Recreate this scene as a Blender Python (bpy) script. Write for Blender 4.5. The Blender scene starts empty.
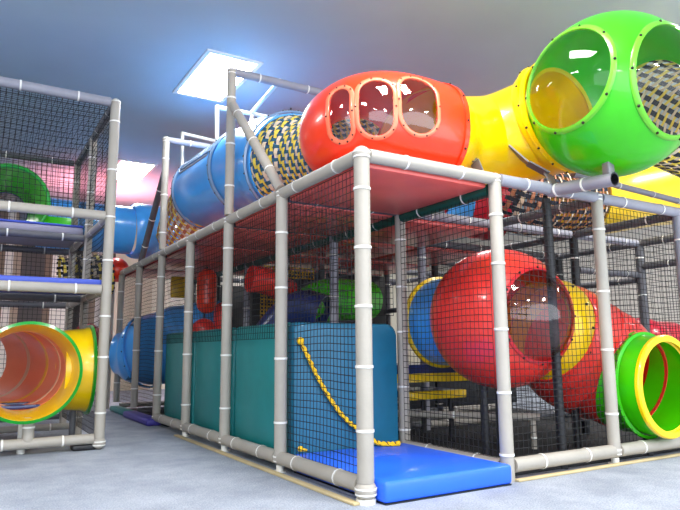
import bpy, bmesh, math, random
from mathutils import Vector, Matrix
random.seed(7)
PI = math.pi
V = Vector
sc = bpy.context.scene
COL = sc.collection
B = 1.175          # bay size of the play structure
ZT = 2.15          # top rail of the lower storey
ZU = 3.67          # top rail of the tower

# ------------------------------------------------------------------ materials
def lin(r, g, b):
    f = lambda c: (c/255/12.92) if c/255 <= .04045 else ((c/255+.055)/1.055)**2.4
    return (f(r), f(g), f(b), 1)
def nodes(name):
    m = bpy.data.materials.new(name); m.use_nodes = True
    return m, m.node_tree.nodes, m.node_tree.links, m.node_tree.nodes['Principled BSDF']
def plain(name, rgb, rough=.35, coat=0, bump=0, bscale=40, var=0, metal=0, spec=.5, vscale=6):
    m, N, L, p = nodes(name)
    c = lin(*rgb)
    p.inputs['Base Color'].default_value = c
    p.inputs['Roughness'].default_value = rough
    p.inputs['Metallic'].default_value = metal
    p.inputs['Specular IOR Level'].default_value = spec
    p.inputs['Coat Weight'].default_value = coat
    p.inputs['Coat Roughness'].default_value = .06
    tc = N.new('ShaderNodeTexCoord')
    if var:
        n = N.new('ShaderNodeTexNoise'); n.inputs['Scale'].default_value = vscale; n.inputs['Detail'].default_value = 5
        L.new(tc.outputs['Object'], n.inputs['Vector'])
        r = N.new('ShaderNodeValToRGB')
        r.color_ramp.elements[0].position = .3; r.color_ramp.elements[1].position = .7
        r.color_ramp.elements[0].color = tuple(max(0, x*(1-var)) for x in c[:3])+(1,)
        r.color_ramp.elements[1].color = tuple(min(1, x*(1+var)) for x in c[:3])+(1,)
        L.new(n.outputs['Fac'], r.inputs['Fac']); L.new(r.outputs['Color'], p.inputs['Base Color'])
    if bump:
        n = N.new('ShaderNodeTexNoise'); n.inputs['Scale'].default_value = bscale; n.inputs['Detail'].default_value = 3
        L.new(tc.outputs['Object'], n.inputs['Vector'])
        b = N.new('ShaderNodeBump'); b.inputs['Strength'].default_value = bump; b.inputs['Distance'].default_value = .02
        L.new(n.outputs['Fac'], b.inputs['Height']); L.new(b.outputs['Normal'], p.inputs['Normal'])
    return m
def plastic(name, rgb, **k):
    k.setdefault('rough', .28); k.setdefault('coat', .35); k.setdefault('var', .05)
    return plain(name, rgb, **k)
def bubble(name, tint, gloss=.10):
    m = bpy.data.materials.new(name); m.use_nodes = True
    N, L = m.node_tree.nodes, m.node_tree.links
    N.remove(N['Principled BSDF'])
    t = N.new('ShaderNodeBsdfTransparent'); t.inputs['Color'].default_value = tint
    g = N.new('ShaderNodeBsdfGlossy'); g.inputs['Roughness'].default_value = .04
    lw = N.new('ShaderNodeLayerWeight'); lw.inputs['Blend'].default_value = .22
    mx = N.new('ShaderNodeMixShader')
    ma = N.new('ShaderNodeMath'); ma.operation = 'MULTIPLY_ADD'; ma.inputs[1].default_value = .45; ma.inputs[2].default_value = gloss*.35
    L.new(lw.outputs['Fresnel'], ma.inputs[0]); L.new(ma.outputs[0], mx.inputs['Fac'])
    L.new(t.outputs[0], mx.inputs[1]); L.new(g.outputs[0], mx.inputs[2])
    L.new(mx.outputs[0], N['Material Output'].inputs['Surface'])
    return m
def emit(name, rgb, s):
    m, N, L, p = nodes(name)
    p.inputs['Base Color'].default_value = (1, 1, 1, 1)
    p.inputs['Emission Color'].default_value = lin(*rgb); p.inputs['Emission Strength'].default_value = s
    return m

M = dict(
    pad=plain('pad_light_grey', (170, 163, 152), rough=.5, bump=.12, bscale=30, var=.06, vscale=5),
    tie=plain('tie_white', (238, 236, 230), rough=.4),
    pad2=plain('pad_blue_grey', (150, 150, 162), rough=.45, bump=.12, bscale=30, var=.08),
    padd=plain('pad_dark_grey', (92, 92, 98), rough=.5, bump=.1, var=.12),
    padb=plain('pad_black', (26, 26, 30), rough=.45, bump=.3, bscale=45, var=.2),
    padg=plain('pad_dark_green', (16, 74, 62), rough=.5),
    wpipe=plain('white_pipe', (232, 230, 222), rough=.35),
    net=plain('net_black', (14, 15, 18), rough=.8),
    netg=plain('net_grey', (66, 66, 74), rough=.8),
    nety=plain('net_yellow', (228, 176, 30), rough=.7),
    red=plastic('plastic_red', (255, 62, 54)),
    orange=plastic('plastic_orange_red', (255, 58, 18)),
    peach=plastic('plastic_peach', (255, 150, 104)),
    crimson=plastic('plastic_crimson', (190, 16, 44)),
    yellow=plastic('plastic_yellow', (255, 208, 0)),
    green=plastic('plastic_green', (58, 198, 4)),
    green2=plastic('plastic_deep_green', (10, 150, 40)),
    blue=plastic('plastic_blue', (72, 170, 255)),
    navy=plastic('plastic_navy', (24, 44, 104)),
    frame_o=plastic('flange_pale_orange', (250, 120, 84)),
    frame_g=plastic('flange_pale_green', (104, 196, 40)),
    frame_r=plastic('flange_crimson', (205, 26, 40)),
    bolt=plain('bolt_dark', (46, 40, 36), rough=.4, metal=.6),
    steel=plain('steel_grey', (120, 118, 122), rough=.4, metal=.3, var=.1),
    clear=bubble('clear_bubble', (.93, .95, .93, 1)),
    rosy=bubble('rosy_bubble', (.95, .80, .78, 1), gloss=.3),
    wine=bubble('wine_bubble', (.78, .55, .56, 1), gloss=.2),
    teal=plain('vinyl_teal', (10, 126, 128), rough=.45, bump=.12, bscale=5, var=.06, coat=.08),
    teal2=plain('vinyl_deep_teal', (4, 96, 126), rough=.5, bump=.12, bscale=5, var=.08, coat=.08),
    matblue=plain('vinyl_royal_blue', (36, 106, 252), rough=.42, bump=.15, bscale=7, var=.04, coat=.1),
    deckred=plain('vinyl_salmon_red', (244, 108, 98), rough=.33, bump=.10, bscale=6, var=.08, coat=.2, vscale=3),
    deckblue=plain('vinyl_deck_blue', (60, 84, 190), rough=.45, bump=.1, var=.1),
    deckgrey=plain('vinyl_deck_grey', (150, 146, 168), rough=.5, var=.1),
    purple=plain('vinyl_purple', (66, 58, 150), rough=.45),
    rubber=plain('rubber_black', (30, 30, 32), rough=.75, bump=.3, bscale=60, var=.25),
    black=plain('black_base_and_shade', (20, 22, 26), rough=.5, var=.2),  # mat base, and the added sheets standing in for shade
    rope=plain('rope_yellow', (250, 196, 8), rough=.6),
    ropek=plain('rope_dark', (60, 44, 12), rough=.7),
    strapk=plain('strap_navy', (22, 32, 48), rough=.7),
    strapb=plain('strap_blue', (34, 84, 112), rough=.7),
    strapy=plain('strap_yellow', (242, 214, 84), rough=.7),
    strapw=plain('strap_cream', (226, 206, 180), rough=.7),
    strapo=plain('strap_orange', (190, 128, 96), rough=.7),
    skypane=plain('pane_grey_blue', (120, 150, 186), rough=.2, coat=.5),
    tan=plain('trim_tan', (196, 176, 132), rough=.6, var=.1),
    lamp=emit('lamp_diffuser', (255, 255, 252), 24),
    lampf=plain('lamp_frame', (235, 235, 235), rough=.4),
)

def carpet():
    m, N, L, p = nodes('carpet_blue_grey')
    tc = N.new('ShaderNodeTexCoord')
    a = N.new('ShaderNodeTexNoise'); a.inputs['Scale'].default_value = 2.2; a.inputs['Detail'].default_value = 6; a.inputs['Roughness'].default_value = .65
    b = N.new('ShaderNodeTexNoise'); b.inputs['Scale'].default_value = 95; b.inputs['Detail'].default_value = 3
    for n in (a, b): L.new(tc.outputs['Object'], n.inputs['Vector'])
    ra = N.new('ShaderNodeValToRGB'); ra.color_ramp.elements[0].position = .32; ra.color_ramp.elements[1].position = .68
    ra.color_ramp.elements[0].color = lin(138, 146, 158); ra.color_ramp.elements[1].color = lin(172, 178, 188)
    rb = N.new('ShaderNodeValToRGB'); rb.color_ramp.elements[0].position = .3; rb.color_ramp.elements[1].position = .7
    rb.color_ramp.elements[0].color = (.55, .57, .62, 1); rb.color_ramp.elements[1].color = (1.25, 1.22, 1.2, 1)
    mx = N.new('ShaderNodeMix'); mx.data_type = 'RGBA'; mx.blend_type = 'MULTIPLY'; mx.inputs[0].default_value = .8
    L.new(a.outputs['Fac'], ra.inputs['Fac']); L.new(b.outputs['Fac'], rb.inputs['Fac'])
    L.new(ra.outputs['Color'], mx.inputs[6]); L.new(rb.outputs['Color'], mx.inputs[7])
    L.new(mx.outputs[2], p.inputs['Base Color'])
    bp = N.new('ShaderNodeBump'); bp.inputs['Strength'].default_value = .4; bp.inputs['Distance'].default_value = .01
    L.new(b.outputs['Fac'], bp.inputs['Height']); L.new(bp.outputs['Normal'], p.inputs['Normal'])
    p.inputs['Roughness'].default_value = .9
    return m
def boards(name, cols, width, axis):
    """vertical board cladding, one colour per board"""
    m, N, L, p = nodes(name)
    tc = N.new('ShaderNodeTexCoord'); sx = N.new('ShaderNodeSeparateXYZ')
    L.new(tc.outputs['Object'], sx.inputs[0])
    d = N.new('ShaderNodeMath'); d.operation = 'DIVIDE'; d.inputs[1].default_value = width
    L.new(sx.outputs[axis], d.inputs[0])
    fl = N.new('ShaderNodeMath'); fl.operation = 'FLOOR'; L.new(d.outputs[0], fl.inputs[0])
    w = N.new('ShaderNodeTexWhiteNoise'); w.noise_dimensions = '1D'; L.new(fl.outputs[0], w.inputs['W'])
    r = N.new('ShaderNodeValToRGB'); r.color_ramp.interpolation = 'CONSTANT'
    while len(r.color_ramp.elements) < len(cols): r.color_ramp.elements.new(.5)
    for i, c in enumerate(cols):
        r.color_ramp.elements[i].position = i/len(cols); r.color_ramp.elements[i].color = lin(*c)
    L.new(w.outputs['Value'], r.inputs['Fac'])
    L.new(r.outputs['Color'], p.inputs['Base Color'])
    fr = N.new('ShaderNodeMath'); fr.operation = 'FRACT'; L.new(d.outputs[0], fr.inputs[0])
    gt = N.new('ShaderNodeMath'); gt.operation = 'GREATER_THAN'; gt.inputs[1].default_value = .05; L.new(fr.outputs[0], gt.inputs[0])
    b = N.new('ShaderNodeBump'); b.inputs['Strength'].default_value = .6; b.inputs['Distance'].default_value = .01
    L.new(gt.outputs[0], b.inputs['Height']); L.new(b.outputs['Normal'], p.inputs['Normal'])
    p.inputs['Roughness'].default_value = .6
    return m
M['carpet'] = carpet()
M['ceil'] = plain('ceiling_paint', (172, 194, 210), rough=.8, var=.06, vscale=.6)
M['wall_c'] = boards('wall_cream_boards', [(236, 228, 208), (226, 216, 194), (240, 234, 220), (214, 202, 180)], .45, 0)
M['wall_b'] = boards('wall_mixed_boards', [(232, 226, 216), (120, 100, 84), (222, 214, 204), (74, 68, 66), (240, 236, 230), (158, 140, 122)], .16, 0)
M['wall_p'] = plain('wall_paint', (214, 206, 196), rough=.7)

# ------------------------------------------------------------------ mesh builder
def basis(d):
    d = d.normalized()
    a = V((0, 0, 1)) if abs(d.z) < .9 else V((1, 0, 0))
    u = d.cross(a).normalized(); v = u.cross(d).normalized()
    return u, v
class MB:
    def __init__(s): s.v = []; s.f = []; s.m = []
    def add(s, vs, fs, mat=0):
        o = len(s.v); s.v += [tuple(x) for x in vs]
        for f in fs: s.f.append(tuple(i+o for i in f)); s.m.append(mat)
    def rings(s, rings, caps=(True, True), mat=0, mats=None, flip=False, closed=False):
        n = len(rings[0]); vs = [p for r in rings for p in r]; o = len(s.v); s.v += [tuple(p) for p in vs]
        K = len(rings)
        for i in range(K if closed else K-1):
            a = i*n; b = ((i+1) % K)*n
            for j in range(n):
                k = (j+1) % n
                f = (o+a+j, o+a+k, o+b+k, o+b+j)
                s.f.append(f[::-1] if flip else f); s.m.append(mats[i] if mats else mat)
        if not closed:
            if caps[0]: s.f.append(tuple(o+j for j in reversed(range(n)))); s.m.append(mat)
            if caps[1]: s.f.append(tuple(o+(K-1)*n+j for j in range(n))); s.m.append(mat)
    def sweep(s, path, rad, seg=16, caps=(True, True), mat=0, mats=None, flip=False, squash=1):
        path = [V(p) for p in path]; K = len(path)
        if not hasattr(rad, '__len__'): rad = [rad]*K
        tans = []
        for i in range(K):
            a = path[max(0, i-1)]; b = path[min(K-1, i+1)]
            tans.append((b-a).normalized())
        u, v = basis(tans[0]); R = []
        for i in range(K):
            if i:
                q = tans[i-1].rotation_difference(tans[i]); u = q @ u; v = q @ v
            ru, rv = rad[i] if isinstance(rad[i], tuple) else (rad[i], rad[i])
            R.append([path[i]+u*math.cos(2*PI*j/seg)*ru+v*math.sin(2*PI*j/seg)*rv for j in range(seg)])
        s.rings(R, caps, mat, mats, flip=True if not flip else False)
        return R
    def shell(s, path, rad, th=.02, seg=28, mat=0, imat=None):
        """open double-walled tube"""
        if not hasattr(rad, '__len__'): rad = [rad]*len(path)
        A = s.sweep(path, rad, seg, (False, False), mat)
        Bq = s.sweep(path, [(r[0]-th, r[1]-th) if isinstance(r, tuple) else r-th for r in rad], seg, (False, False), mat if imat is None else imat, flip=True)
        for e in (0, -1):
            o = len(s.v); s.v += [tuple(p) for p in A[e]]+[tuple(p) for p in Bq[e]]
            for j in range(seg):
                k = (j+1) % seg
                s.f.append((o+j, o+k, o+seg+k, o+seg+j)); s.m.append(mat)
    def box(s, lo, hi, bev=.0, seg=2, mat=0, mtx=None):
        bm = bmesh.new(); bmesh.ops.create_cube(bm, size=1)
        lo, hi = V(lo), V(hi); c = (lo+hi)/2; d = hi-lo
        for x in bm.verts: x.co = V((x.co.x*d.x, x.co.y*d.y, x.co.z*d.z))
        if bev: bmesh.ops.bevel(bm, geom=list(bm.edges), offset=bev, segments=seg, profile=.5, affect='EDGES')
        for x in bm.verts: x.co = (mtx @ (x.co) if mtx else x.co)+c
        bm.verts.index_update()
        s.add([x.co.copy() for x in bm.verts], [[y.index for y in f.verts] for f in bm.faces], mat); bm.free()
    def ball(s, c, r, mat=0, seg=14, rg=9, sc3=(1, 1, 1)):
        c = V(c); rs = []
        for i in range(1, rg):
            a = PI*i/rg
            rs.append([c+V((r*math.sin(a)*math.cos(2*PI*j/seg)*sc3[0], r*math.sin(a)*math.sin(2*PI*j/seg)*sc3[1], r*math.cos(a)*sc3[2])) for j in range(seg)])
        s.rings(rs, (True, True), mat, flip=True)
    def build(s, name, mats, parent=None, loc=(0, 0, 0), smooth=True, angle=40):
        me = bpy.data.meshes.new(name); me.from_pydata(s.v, [], s.f)
        for m in (mats if isinstance(mats, (list, tuple)) else [mats]): me.materials.append(M[m] if isinstance(m, str) else m)
        for p, k in zip(me.polygons, s.m): p.material_index = k
        me.update()
        if smooth:
            me.shade_smooth()
            try: me.set_sharp_from_angle(angle=math.radians(angle))
            except Exception: pass
        o = bpy.data.objects.new(name, me); COL.objects.link(o)
        o.location = loc
        if parent is not None: o.parent = parent
        return o
BOLT = []
def bolts(part, pts, r):
    if not BOLT:
        b = MB(); b.ball((0, 0, 0), 1, 0, 10, 7); o = b.build('bolt', 'bolt'); BOLT.append(o.data); bpy.data.objects.remove(o)
    for p in pts:
        o = bpy.data.objects.new('bolt', BOLT[0]); COL.objects.link(o); o.location = p; o.scale = (r, r, r); o.parent = part
def recalc(o):
    bm = bmesh.new(); bm.from_mesh(o.data); bmesh.ops.recalc_face_normals(bm, faces=bm.faces[:]); bm.to_mesh(o.data); bm.free()
def tag(o, label, cat, group=None, kind=None):
    o['label'] = label; o['category'] = cat
    if group: o['group'] = group
    if kind: o['kind'] = kind
    return o
def thing(name, label, cat, loc=(0, 0, 0), group=None):
    o = bpy.data.objects.new(name, None); COL.objects.link(o); o.location = loc; o.empty_display_size = .1
    return tag(o, label, cat, group)
def struct(mb, name, mat, **k):
    o = mb.build(name, mat, **k); o['kind'] = 'structure'; return o

def smooth_path(pts, n=10):
    """Catmull-Rom through the points"""
    P = [V(p) for p in pts]; P = [P[0]*2-P[1]]+P+[P[-1]*2-P[-2]]; out = []
    for i in range(1, len(P)-2):
        for k in range(n):
            t = k/n; a, b, c, d = P[i-1], P[i], P[i+1], P[i+2]
            out.append(.5*((2*b)+(c-a)*t+(2*a-5*b+4*c-d)*t*t+(3*b-a-3*c+d)*t**3))
    out.append(P[-2]); return out
def lerp_list(vals, n):
    out = []
    for i in range(len(vals)-1):
        for k in range(n):
            t = k/n; t = t*t*(3-2*t); out.append(vals[i]*(1-t)+vals[i+1]*t)
    out.append(vals[-1]); return out

def pad_pipe(mb, a, b, r=.047, ties=None, seg=14, first=.0):
    """foam padded pipe with cable ties"""
    a, b = V(a), V(b); L = (b-a).length; d = (b-a)/L
    if ties is None:
        n = max(1, int(L/.42)); ties = [L*(i+.5)/n + random.uniform(-.05, .05) for i in range(n)]
    st = [(0, r, 0)]
    for t in sorted(ties):
        if t < .03 or t > L-.03: continue
        st += [(t-.011, r*1.0, 0), (t-.008, r*1.09, 1), (t+.008, r*1.09, 0), (t+.011, r*1.0, 0)]
    st.append((L, r, 0))
    mb.sweep([a+d*t for t, _, _ in st], [q for _, q, _ in st], seg, mats=[m for _, _, m in st])

def net(name, label, o, U, W, cell=.05, r=.0026, mat='net', group=None, sag=.015, kind=None, parent=None, holes=()):
    """square mesh netting hung between rails: o origin, U and W the two edge vectors"""
    o, U, W = V(o), V(U), V(W); n = U.cross(W).normalized(); mb = MB()
    lu, lw = U.length, W.length; nu, nw = max(2, round(lu/cell)), max(2, round(lw/cell))
    ph = random.uniform(0, 6)
    def P(a, b):
        s = sag*math.sin(PI*a)*math.sin(PI*b)*(1+.5*math.sin(5*a+ph))
        return o+U*a+W*b+n*s+(U/lu)*(.006*math.sin(9*b+ph)*math.sin(PI*a))+(W/lw)*(.008*math.sin(7*a+ph)*math.sin(PI*b))
    def strand(pts):
        run = []
        for p in pts+[None]:
            bad = p is None or any((p-V(c)).length < h for c, h in holes)
            if bad:
                if len(run) > 1: mb.sweep(run, r, 4, (True, True))
                run = []
            else: run.append(p)
    ku, kw = (16 if holes else 7), (24 if holes else 9)
    if holes: ku, kw = 28, 40
    for i in range(nw+1): strand([P(k/ku, i/nw) for k in range(ku+1)])
    for i in range(nu+1): strand([P(i/nu, k/kw) for k in range(kw+1)])
    ob = mb.build(name, mat, parent, smooth=False)
    if parent is None: tag(ob, label, 'net', group)
    return ob

def woven(name, label, path, rad, nl=22, pitch=.085, mats=('strapk', 'strapy', 'strapw'), group=None, wl=.52, wr=.54):
    """crawl tunnel woven from flat webbing straps: lengthwise straps crossed by hoops"""
    mb = MB(); path = [V(p) for p in path]
    S = [0]
    for i in range(1, len(path)): S.append(S[-1]+(path[i]-path[i-1]).length)
    tans = [(path[min(len(path)-1, i+1)]-path[max(0, i-1)]).normalized() for i in range(len(path))]
    u, v = basis(tans[0]); fr = [(u, v)]
    for i in range(1, len(path)):
        q = tans[i-1].rotation_difference(tans[i]); u = q @ u; v = q @ v; fr.append((u, v))
    if not hasattr(rad, '__len__'): rad = [rad]*len(path)
    def at(s, th, off):
        i = 0
        while i < len(S)-2 and S[i+1] < s: i += 1
        t = (s-S[i])/(S[i+1]-S[i]); p = path[i].lerp(path[i+1], t); uu = fr[i][0].lerp(fr[i+1][0], t).normalized(); vv = fr[i][1].lerp(fr[i+1][1], t).normalized()
        R = rad[i]*(1-t)+rad[i+1]*t+off
        return p+(uu*math.cos(th)+vv*math.sin(th))*R
    nr = int(S[-1]/pitch); T = .004
    def strip(L, Rr, li, ri, mat):
        # L,Rr lists of (s,th,off) for the two edges
        o = len(mb.v); K = len(L)
        for (a, b) in zip(L, Rr):
            mb.v += [tuple(at(*a)), tuple(at(*b)), tuple(at(b[0], b[1], b[2]-T)), tuple(at(a[0], a[1], a[2]-T))]
        for k in range(K-1):
            a, b = o+4*k, o+4*k+4
            for j in range(4):
                mb.f.append((a+j, a+(j+1) % 4, b+(j+1) % 4, b+j)); mb.m.append(mat)
    for j in range(nl):
        th = 2*PI*j/nl; dw = PI/nl*wl; pts = []
        for k in range(2*nr+1):
            s = S[-1]*k/(2*nr); off = .007*math.sin(PI*(k+2*j)/2+PI/4)
            pts.append((s, off))
        strip([(s, th-dw, o) for s, o in pts], [(s, th+dw, o) for s, o in pts], 0, 0, 0)
    for k in range(nr):
        s0 = S[-1]*(k+.5)/nr; hw = pitch*wr/2; n2 = nl*2
        pts = [(2*PI*i/n2, -.007*math.sin(PI*i/2+PI*k+PI/4)) for i in range(n2+1)]
        strip([(s0-hw, th, o) for th, o in pts], [(s0+hw, th, o) for th, o in pts], 0, 0, 1+(k % (len(mats)-1)))
    ob = mb.build(name, list(mats), smooth=False)
    tag(ob, label, 'net tunnel', group); return ob

# --------------------------------------------------------------- moulded bodies
def sphere_body(R, holes, sub=6):
    """sphere shell with round holes (direction, half angle)"""
    bm = bmesh.new(); bmesh.ops.create_icosphere(bm, subdivisions=sub, radius=1)
    cell = .035
    for n, a in holes:
        n = V(n).normalized()
        for x in bm.verts:
            d = x.co.normalized(); an = d.angle(n)
            if abs(an-a) < cell*.75:
                t = (d-n*d.dot(n)).normalized(); x.co = n*math.cos(a)+t*math.sin(a)
        dele = [f for f in bm.faces if f.calc_center_median().angle(n) < a-.004]
        bmesh.ops.delete(bm, geom=dele, context='FACES')
    bmesh.ops.delete(bm, geom=[x for x in bm.verts if not x.link_faces], context='VERTS')
    bm.verts.index_update(); mb = MB()
    mb.add([x.co*R for x in bm.verts], [[y.index for y in f.verts] for f in bm.faces]); bm.free()
    return mb
def about(mb, n, prof, seg=48, mat=0, closed=True):
    """revolve a profile of (angle from n, radius) about direction n"""
    n = V(n).normalized(); u, v = basis(n)
    rs = [[(n*math.cos(a)+(u*math.cos(2*PI*j/seg)+v*math.sin(2*PI*j/seg))*math.sin(a))*r for j in range(seg)] for a, r in prof]
    mb.rings(rs, (False, False), mat, closed=closed)
def sphere_window(parent, R, n, a, frame_mat, glass_mat, bulge=.05, nb=12, fw=.085):
    mb = MB(); about(mb, n, [(a-.015, R-.004), (a+fw, R-.004), (a+fw, R+.010), (a+fw*.8, R+.014), (a+.01, R+.014), (a-.015, R+.010)])
    nn = V(n).normalized(); u, v = basis(nn); bs = []
    for k in range(nb):
        t = 2*PI*k/nb; an = a+fw*.5
        p = (nn*math.cos(an)+(u*math.cos(t)+v*math.sin(t))*math.sin(an))*(R+.014)
        bs.append(p)
    fr = mb.build('window_frame', frame_mat, parent); recalc(fr); bolts(fr, bs, .011)
    g = MB(); K = 10; prof = []
    for k in range(1, K+1):
        t = k/K; prof.append((a*t, R+.004+bulge*(1-t*t)))
    about(g, n, prof, mat=0, closed=False)
    o = len(g.v); g.v.append(tuple(nn*(R+.004+bulge))); S = 48
    for j in range(S): g.f.append((j, (j+1) % S, o)); g.m.append(0)
    gl = g.build('window_pane', glass_mat, parent); recalc(gl)

def stadium(hw, hh, n=48):
    """points of an upright rounded slot, as (u, v)"""
    pts = []; rr = min(hw, hh)
    for k in range(n):
        t = 2*PI*k/n; c, s = math.cos(t), math.sin(t)
        pts.append((c*rr+math.copysign(hw-rr, c) if hw > rr else c*rr, s*rr+(math.copysign(hh-rr, s) if abs(s) > 1e-6 else 0)))
    return pts
def sdf(u, v, hw, hh):
    rr = min(hw, hh); qx, qy = abs(u)-(hw-rr), abs(v)-(hh-rr)
    return math.hypot(max(qx, 0), max(qy, 0))+min(max(qx, qy), 0)-rr

# ================================================================== SETTING
ZC = 4.15
m = MB(); m.box((-9, -8, -.1), (11, 13, 0)); struct(m, 'floor', 'carpet', smooth=False)
m = MB(); m.box((-9, -8, ZC), (11, 13, ZC+.1)); struct(m, 'ceiling', 'ceil', smooth=False)
m = MB(); m.box((.9, 12.2, 0), (11, 12.35, ZC)); struct(m, 'wall_back', 'wall_c', smooth=False)
m = MB(); m.box((-9, 12.2, 0), (.9, 12.35, ZC)); struct(m, 'wall_back_boarded', 'wall_b', smooth=False)
m = MB(); m.box((10.4, -8, 0), (10.5, 12.2, ZC)); struct(m, 'wall_right', 'wall_p', smooth=False)
m = MB(); m.box((-9, -8, 0), (-8.9, 12.2, ZC)); struct(m, 'wall_left', 'wall_p', smooth=False)
m = MB(); m.box((-.10, -.02, 0), (-.05, 3.6, .018), .006); struct(m, 'trim_1', 'tan')
m = MB(); m.box((1.20, -.075, 0), (4.9, -.03, .018), .006); struct(m, 'trim_2', 'tan')

def light(name, label, x, y):
    t = thing(name, label, 'ceiling light', (x, y, ZC), 'ceiling light panels')
    f = MB()
    for lo, hi in (((-.33, -.66, -.02), (.33, -.61, 0)), ((-.33, .61, -.02), (.33, .66, 0)), ((-.33, -.61, -.02), (-.28, .61, 0)), ((.28, -.61, -.02), (.33, .61, 0))): f.box(lo, hi)
    f.build('light_frame', 'lampf', t, smooth=False)
    d = MB(); d.box((-.281, -.611, -.014), (.281, .611, -.002)); d.build('diffuser', 'lamp', t, smooth=False)
light('ceiling_light', 'bright rectangular ceiling light above the tower frame', .26, 3.57)
light('ceiling_light', 'bright rectangular ceiling light far back, beside the left climbing frame', .27, 8.08)
# the rest of the hall's ceiling panels, out of view
for x, y in [(3.7, 3.57), (-3.2, 3.57), (7.1, 3.57), (7.1, -1), (-3.2, 8.08), (3.7, 8.08), (7.1, 8.08), (.26, -1), (3.7, -1), (-3.2, -1), (.26, -5.5), (3.7, -5.5), (-3.2, -5.5)]:
    l = bpy.data.lights.new('panel_light', 'AREA'); l.shape = 'RECTANGLE'; l.size = .6; l.size_y = 1.22; l.energy = 52 if y > 0 else 110; l.color = (1, .98, .95)
    o = bpy.data.objects.new('panel_light', l); COL.objects.link(o); o.location = (x, y, ZC-.03)
# unseen spot added to throw a rosy tint on the far ceiling
l = bpy.data.lights.new('added_rosy_spot', 'SPOT'); l.energy = 420; l.color = (1, .25, .28); l.spot_size = math.radians(130); l.spot_blend = .9; l.shadow_soft_size = .2
o = bpy.data.objects.new('added_rosy_spot', l); COL.objects.link(o); o.location = (.2, 9.3, 2.9); o.rotation_euler = (math.radians(180), 0, 0)

m = MB(); m.sweep([(0, 0, 0), (0, 0, -.05)], [.012, .012], 8); m.box((-.07, -.008, -.06), (.07, .008, -.05), mtx=Matrix.Rotation(.7, 3, 'Z')); m.box((-.07, -.008, -.06), (.07, .008, -.05), mtx=Matrix.Rotation(-.9, 3, 'Z'))
tag(m.build('ceiling_sprinkler', 'padd', loc=(1.467, 3.963, ZC)), 'small dark cross-shaped sprinkler fitting on the ceiling above the red pod', 'sprinkler')

# ================================================================== FRAMES
def post(fr, x, y, z0, z1, mat='pad', r=.048, ties=None):
    m = MB(); pad_pipe(m, (x, y, z0), (x, y, z1), r, ties); return m.build('post', [mat, 'tie'], fr)
def rail(fr, a, b, mat='pad', r=.046, ties=None, name='rail'):
    m = MB(); pad_pipe(m, a, b, r, ties); return m.build(name, [mat, 'tie'], fr)
def joint(fr, p, r=.056, mat='pad'):
    m = MB(); m.ball(p, r, 0, 16, 10, (1, 1, .92))
    for dz in (-.02, .012):
        q = V(p)+V((0, 0, dz)); rr = math.sqrt(max(1e-4, r*r-dz*dz))*1.005
        m.sweep([q+V((0, 0, -.005)), q+V((0, 0, .005))], rr*1.02, 16, mat=1)
    return m.build('joint', [mat, 'tie'], fr)

FR = thing('play_frame', 'light grey padded front posts and rails of the big netted climbing structure', 'climbing frame', (0, 0, 0))
post(FR, 0, 0, .12, ZT-.03, r=.052, ties=[.3, .68, 1.05, 1.42, 1.8])
joint(FR, (0, 0, .075), .068); joint(FR, (0, 0, ZT), .06)
for j in range(1, 7): post(FR, 0, j*B, .13, ZT-.03)
for i in range(1, 5): post(FR, i*B, 0, .13 if i > 1 else .0, ZT-.03, mat='pad' if i < 2 else ('pad' if i == 2 else 'pad2'))
for j in range(6):
    rail(FR, (0, j*B+.05, ZT), (0, (j+1)*B-.03, ZT))
    if j: joint(FR, (0, j*B, ZT), .05)
for i in range(4):
    rail(FR, (i*B+.05, 0, ZT), ((i+1)*B-.03, 0, ZT), mat='pad' if i < 1 else 'pad2')
    joint(FR, ((i+1)*B, 0, ZT), .05, 'pad' if i < 1 else 'pad2')
for j in range(4): rail(FR, (0, j*B+.05, .10), (0, (j+1)*B-.03, .10), r=.05); joint(FR, (0, (j+1)*B, .10), .055)
for i in range(1, 4): rail(FR, (i*B+.05, 0, .10), ((i+1)*B-.03, 0, .10), r=.05); joint(FR, ((i+1)*B, 0, .10), .055)
for j in range(1, 4):     # the short feet under the rail
    m = MB(); m.sweep([(0, j*B, 0), (0, j*B, .05)], .03, 12); m.sweep([(0, j*B, 0), (0, j*B, .008)], .055, 14); m.build('foot', 'wpipe', FR)
for i in range(2, 5):
    m = MB(); m.sweep([(i*B, 0, 0), (i*B, 0, .05)], .03, 12); m.sweep([(i*B, 0, 0), (i*B, 0, .008)], .055, 14); m.build('foot', 'wpipe', FR)
m = MB(); m.sweep([(0, 0, 0), (0, 0, .03)], .06, 14); m.build('foot', 'wpipe', FR)
o = rail(FR, (B, .05, .10), (B, B-.05, .10), r=.045)
for (a, b) in ((1.80, -.56),):  # outrigger carrying the green pod
    m = MB(); R_ = m.sweep([(1.80, .02, 2.14), (1.80, -.56, 2.10)], .05, 18, (True, False)); m.sweep([(1.80, -.561, 2.10), (1.80, -.46, 2.107)], .038, 18, (False, True), mat=1, flip=True)
    for t in (-.05, -.3): m.sweep([(1.80, t, 2.137+t*.066), (1.80, t-.016, 2.137+t*.066)], .053, 18, mat=2)
    m.build('outrigger', ['pad2', 'padb', 'tie'], FR)

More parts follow.
